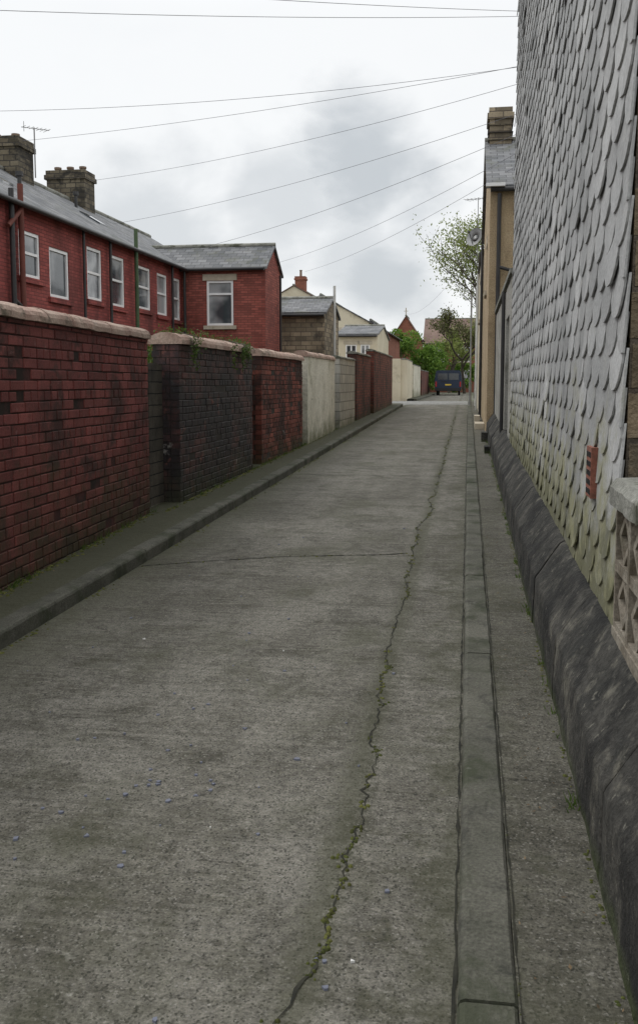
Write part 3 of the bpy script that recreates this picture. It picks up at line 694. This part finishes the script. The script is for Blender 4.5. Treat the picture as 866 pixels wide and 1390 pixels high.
wall("cream_wall",(-3.0,46.6),(-3.05,52),.3,.4,T+1.15,m_cr2,m_cr2,False,'flat',.08,.6,.34)
m=M(); m.box(-14,-3.3,46.5,46.8,.3,T+1.2); m.build("cream_wall",[m_cr2])
wall("cream_wall",(-3.0,52.5),(-3.0,60),.3,.4,T+1.0,m_cream,m_cream,False,'flat',.08,.6,.34)
wall("brick_wall",(-2.95,60.5),(-2.9,70),.3,.4,T+.8,m_bsh,m_bsh,False,'flat',.08,.6,.34)
for yy in(9.1,17.2,25.0):
    m=M(); m.box(-9,-3.4,yy,yy+.22,0,T+.1); m.build("yard_dividing_wall",[m_bsh])

# ---------------------------------------------------------------- vegetation
def leaf(m,p,s,mat=0):
    a=Vector((R.gauss(0,1),R.gauss(0,1),R.gauss(0,1))).normalized(); b=a.cross(Vector((R.gauss(0,1),R.gauss(0,1),R.gauss(0,1)))).normalized()
    p=Vector(p); m.idx([p-a*s,p+b*s*.5,p+a*s,p-b*s*.5],[(0,1,2,3)],mat)
def tree(name,base,h,spread,levels,nl,ls,lm,seed,trunk=.14,lean=(0,0),sg=.22):
    rr=random.Random(seed); m=M(); tips=[]
    def br(p,d,L,r,lv):
        pts=[p]; n=4
        for i in range(n):
            d=(d+Vector((rr.gauss(0,.12),rr.gauss(0,.12),rr.gauss(.03,.08)))).normalized(); pts.append(pts[-1]+d*L/n)
        m.tube(pts,r,6 if lv>1 else 4,0,r*.6,False)
        if lv<=1: tips.extend(pts[1:])
        if lv==0: return
        for k in range(rr.choice([3,4,4])):
            q=pts[rr.choice([2,3,4])]; az=rr.random()*6.283; t=rr.uniform(.45,.95)
            nd=(d*math.cos(t)+Vector((math.cos(az),math.sin(az),rr.uniform(-.1,.4)))*math.sin(t)*spread).normalized()
            br(q,nd,L*rr.uniform(.6,.78),r*.55,lv-1)
    br(Vector(base),Vector((lean[0],lean[1],1)).normalized(),h*.36,trunk,levels)
    for i in range(nl):
        p=rr.choice(tips); q=p+Vector((rr.gauss(0,sg),rr.gauss(0,sg),rr.gauss(0,sg))); leaf(m,q,ls*rr.uniform(.6,1.3),1)
    return m.build(name,[m_bark,lm],recalc=False)
tree("ash_tree",(0.45,56,.6),13.6,1.0,4,6500,.085,m_leaf,3,.15,(.0,0),.34)
tree("budding_tree",(-1.7,84,.6),8.4,1.0,4,6000,.10,m_leaf,8,.16)
tree("budding_tree",(-.3,80,.6),8.4,1.0,4,5000,.10,m_leaf3,19,.16)
def bush(name,c,r,n,ls,lm,seed=1):
    rr=random.Random(seed); m=M(); cl=[]
    for i in range(26):
        a=Vector((rr.gauss(0,1),rr.gauss(0,1),rr.gauss(0,1))).normalized()*rr.uniform(.45,.95)
        cl.append((Vector((c[0]+a.x*r[0],c[1]+a.y*r[1],c[2]+a.z*r[2])),rr.uniform(.18,.34)))
    for i in range(8):
        q=rr.choice(cl)[0]; m.tube([(c[0]+rr.uniform(-.1,.1),c[1],c[2]-r[2]*1.0),((c[0]+q.x)/2,(c[1]+q.y)/2,c[2]-.2*r[2]),q],.03*r[0],5,0,.01,False)
    for i in range(n):
        q,s=rr.choice(cl); a=Vector((rr.gauss(0,1),rr.gauss(0,1),rr.gauss(0,1))).normalized()*rr.uniform(.5,1)
        leaf(m,(q.x+a.x*s*r[0],q.y+a.y*s*r[1],q.z+a.z*s*r[2]),ls*rr.uniform(.6,1.3),1)
    return m.build(name,[m_bark,lm],recalc=False)
bush("hedge_bush",(-5.3,76,3.7),(2.8,2.5,2.4),8000,.12,m_leaf2,4)
bush("hedge_bush",(-3.3,78,3.0),(1.6,2.5,2.4),4500,.12,m_leaf2,5)
bush("hedge_bush",(-1.2,88,2.4),(2.6,1.5,1.9),4000,.12,m_leaf2,9)
bush("garden_shrub",(-4.9,14.5,1.75),(.45,.6,.62),1300,.03,m_ivy,6)
bush("garden_shrub",(-4.3,19.3,1.75),(.3,.5,.5),900,.025,m_ivy,7)
m=M(); rr=R
for s in range(16):
    y=rr.gauss(12.2,.35) if s>4 else rr.gauss(9.9,.12); y=min(12.9,max(9.7,y)); z=T+.50; d=Vector((0,rr.gauss(0,.5),-1)).normalized(); L=rr.uniform(.08,.36)
    pts=[Vector((-3.15,y,z+.06)),Vector((-2.93,y,z))]
    for i in range(6): pts.append(Vector((-2.985+rr.uniform(0,.03),pts[-1].y+d.y*L/6,pts[-1].z-L/6)))
    m.tube(pts,.004,4,0,.002,False)
    for p in pts:
        for k in range(7): leaf(m,p+Vector((abs(rr.gauss(0,.02)),rr.gauss(0,.045),rr.gauss(0,.035))),rr.uniform(.008,.020),1)
for s in range(480):
    yc=rr.choice([9.85,9.95,10.6,11.3,12.3,12.5,12.7]); leaf(m,(rr.uniform(-3.35,-2.96),rr.gauss(yc,.12),T+.53+abs(rr.gauss(0,.045))),rr.uniform(.008,.02),1)
m.build("ivy",[m_bark,m_ivy],recalc=False)
m=M()
for s in range(190):
    if rr.random()<.65: y=rr.uniform(5,30); x=wx(y)+.03; z=g(y)+.09; hh=.06
    else: y=rr.uniform(3,20); x=.395; z=g(y)+.03; hh=.03
    for k in range(rr.choice([5,8,12])):
        a=rr.random()*6.28; L=hh*rr.uniform(.5,1.4); px=x+rr.gauss(0,.015); py=y+rr.gauss(0,.025)
        m.face([(px-.0025,py,z),(px+.0025,py,z),(px+math.cos(a)*L*.5,py+math.sin(a)*L*.5,z+L)])
m.build("grass_tufts",[m_ivy],recalc=False)
m=M()
for i in range(9000):
    x=rr.uniform(-130,90); y=160+rr.gauss(0,6); hh=7+3*math.sin(x*.21)+2*math.sin(x*.57+1)
    leaf(m,(x,y,rr.uniform(.5,1)**.6*hh*rr.uniform(.4,1)),rr.uniform(.3,.6))
m.build("distant_trees",[m_leaf2],recalc=False)

# ---------------------------------------------------------------- van
van=empty("blue_van"); vy=68; vz=g(vy); vx=-1.42
def vp(pts): return [(vx+a,vy+b,vz+c) for a,b,c in pts]
m=M()
pr=[(-.86,.32),(-.95,.50),(-.96,1.0),(-.93,1.45),(-.86,1.74),(-.76,1.80),(.76,1.80),(.86,1.74),(.93,1.45),(.96,1.0),(.95,.50),(.86,.32)]
m.prof([(vx+a,vz+b) for a,b in pr],vy,vy+3.0,0)
pr2=[(-.86,.32),(-.95,.50),(-.94,.95),(-.86,1.08),(.86,1.08),(.94,.95),(.95,.50),(.86,.32)]
m.prof([(vx+a,vz+b) for a,b in pr2],vy+3.0,vy+4.3,0)
m.idx(vp([(-.88,3.0,1.05),(.88,3.0,1.05),(.72,3.0,1.74),(-.72,3.0,1.74),(-.84,3.7,1.08),(.84,3.7,1.08)]),[(0,1,5,4),(3,2,5,4),(0,3,4),(1,2,5)],0)
m.build("body",[m_navy],van)
m=M()
m.box(vx-.74,vx-.05,vy-.012,vy-.004,vz+1.12,vz+1.58); m.box(vx+.05,vx+.74,vy-.012,vy-.004,vz+1.12,vz+1.58); m.build("rear_windows",[plain("dark_glass",(.03,.035,.04),.08,.8)],van)
m=M(); m.box(vx-.93,vx+.93,vy-.10,vy-.002,vz+.34,vz+.54); m.box(vx-.008,vx+.008,vy-.014,vy-.003,vz+.55,vz+1.75); m.box(vx-.5,vx-.1,vy-.03,vy-.004,vz+.98,vz+1.02); m.build("bumper",[m_dk],van)
m=M()
for sx in(-1,1): m.box(vx+sx*.86-.05,vx+sx*.86+.05,vy-.02,vy-.004,vz+.62,vz+1.0)
m.build("tail_lamps",[m_red],van)
m=M(); m.box(vx-.22,vx+.22,vy-.022,vy-.004,vz+.72,vz+.82); m.build("number_plate",[m_yel],van)
m=M()
for sx in(-.84,.70):
    for wy in(.7,3.4):
        m.tube([(vx+sx,vy+wy,vz+.32),(vx+sx+.14,vy+wy,vz+.32)],.32,18,0); m.tube([(vx+sx-.004,vy+wy,vz+.32),(vx+sx+.144,vy+wy,vz+.32)],.18,14,1)
m.build("wheels",[m_tyre,m_metal],van)
m=M()
for sx in(-1.1,1.0): m.box(vx+sx-.0,vx+sx+.12,vy+2.9,vy+2.98,vz+1.05,vz+1.25)
m.build("mirrors",[m_dk],van)

# ---------------------------------------------------------------- overhead wires
up=empty("utility_pole"); m=M(); m.tube([(1.5,20,0),(1.5,20,9.0)],.12,10,0,.09)
for z in(8.8,8.1,7.3,6.5): m.tube([(1.3,20,z),(1.7,20,z)],.03,6)
m.build("pole",[m_bark],up)
def wire(a,b,sag,par,r=.005):
    m=M(); pts=[]; a=Vector(a);b=Vector(b)
    for i in range(25):
        t=i/24; p=a.lerp(b,t); p.z-=sag*4*t*(1-t); pts.append(p)
    m.tube(pts,r,5); m.build("cable",[m_wire],par)
w=empty("overhead_cables")
A0=(1.5,20)
wire((*A0,8.86),(-9.1,12.7,6.95),.1,w); wire((*A0,8.93),(-9.1,11.0,6.85),.1,w)
wire((*A0,7.96),(-12.5,21.0,7.9),.25,w); wire((*A0,8.0),(-12.5,24.5,8.05),.15,w)
wire((*A0,7.72),(-12.3,28.9,7.9),.25,w); wire((*A0,7.17),(-12.0,30.8,6.9),.25,w)
wire((*A0,6.83),(-8.5,30.2,6.0),.2,w); wire((*A0,6.53),(-8.5,40,6.6),.3,w); wire((*A0,6.31),(-8,46,7.0),.3,w)
wire((0.4,29.2,5.9),(-5.9,88,8.0),.8,w)

# ---------------------------------------------------------------- world, sun, camera
W=bpy.data.worlds.new("World"); scn.world=W; W.use_nodes=True; t=W.node_tree
bg=t.nodes["Background"]; sky=t.nodes.new("ShaderNodeTexSky"); sky.sky_type='NISHITA'; sky.sun_disc=False
sky.sun_elevation=math.radians(52); sky.sun_rotation=math.radians(-70)
class WN(NT):
    def __init__(s): s.t=t
    def noise(s,vec,scale,detail=6,rough=0.6,dist=0):
        x=s.n("ShaderNodeTexNoise"); s.l(vec,x.inputs["Vector"]); x.inputs["Scale"].default_value=scale
        x.inputs["Detail"].default_value=detail; x.inputs["Roughness"].default_value=rough; x.inputs["Distortion"].default_value=dist
        return x.outputs["Fac"]
N=WN(); tc=t.nodes.new("ShaderNodeTexCoord").outputs["Generated"]
nm=N.n("ShaderNodeVectorMath",operation='NORMALIZE'); N.l(tc,nm.inputs[0]); D=nm.outputs[0]
sp=N.n("ShaderNodeSeparateXYZ"); N.l(D,sp.inputs[0])
mp=N.n("ShaderNodeMapping"); N.l(D,mp.inputs[0]); mp.inputs["Scale"].default_value=(1,1,1.5)
n1=N.noise(mp.outputs[0],3.2,8,0.55,0.25); n2=N.noise(mp.outputs[0],7,7,0.52,0.25); n3=N.noise(mp.outputs[0],20,5,0.5,0.2)
def blobm(c,r,amt):
    d=N.n("ShaderNodeVectorMath",operation='DISTANCE'); N.l(D,d.inputs[0]); d.inputs[1].default_value=Vector(c).normalized()
    dd=N.math('ADD',d.outputs["Value"],N.math('MULTIPLY',N.math('SUBTRACT',n2,0.5),r*2.3))
    dd=N.math('ADD',dd,N.math('MULTIPLY',N.math('SUBTRACT',n3,0.5),r*.6))
    return N.mapr(dd,r*1.05,r*.1,0,amt)
dk=blobm((-.095,.974,.205),.095,.9)
for c,r,a in(((-.06,.985,.17),.06,.8),((-.09,.987,.10),.075,.85),((-.18,.96,.175),.09,.6),((-.33,.92,.150),.12,.6),((-.25,.96,.09),.09,.5),((-.12,.98,.14),.08,.6)):
    dk=N.math('MAXIMUM',dk,blobm(c,r,a))
gen=N.mapr(n1,0.50,0.72,0,0.4)
up_=N.mapr(sp.outputs[2],0.20,0.28,1.0,0.1)
far=N.mapr(sp.outputs[1],0.4,0.8,1.0,0.25)
dk=N.math('MAXIMUM',dk,N.math('MULTIPLY',N.math('MULTIPLY',gen,up_),far))
cloud=N.mix(dk,(9.7,9.85,9.95),(5.5,5.9,6.25))
cloud=N.mix(N.mapr(n2,0.5,0.8,0,0.12),cloud,(8.0,8.4,8.8))
cloud=N.mix(1.0,cloud,N.rgb(N.mapr(sp.outputs[2],0.35,1.0,1.0,1.8,False)),'MULTIPLY')
fin=N.mix(0.96,sky.outputs[0],cloud)
N.l(fin,bg.inputs[0]); bg.inputs[1].default_value=0.10
sun=bpy.data.lights.new("sun",'SUN'); sun.energy=0.9; sun.angle=math.radians(16); sun.color=(1,.98,.95)
so=bpy.data.objects.new("sun",sun); scn.collection.objects.link(so)
az=math.radians(-70); el=math.radians(52)
dv=Vector((math.sin(az)*math.cos(el),math.cos(az)*math.cos(el),math.sin(el)))
so.rotation_euler=dv.to_track_quat('Z','Y').to_euler(); so.location=(-5,5,20)
cam=bpy.data.cameras.new("camera"); co=bpy.data.objects.new("camera",cam); scn.collection.objects.link(co)
co.location=(0,0,1.55); co.rotation_euler=(math.radians(90-5.86),0,math.radians(9.02))
cam.sensor_fit='VERTICAL'; cam.sensor_height=24; cam.lens=1267/1390*24; cam.shift_y=-45/1390; cam.clip_end=4000; cam.clip_start=.05
scn.camera=co
scn.view_settings.view_transform='Standard'; scn.view_settings.look='None'; scn.view_settings.exposure=0
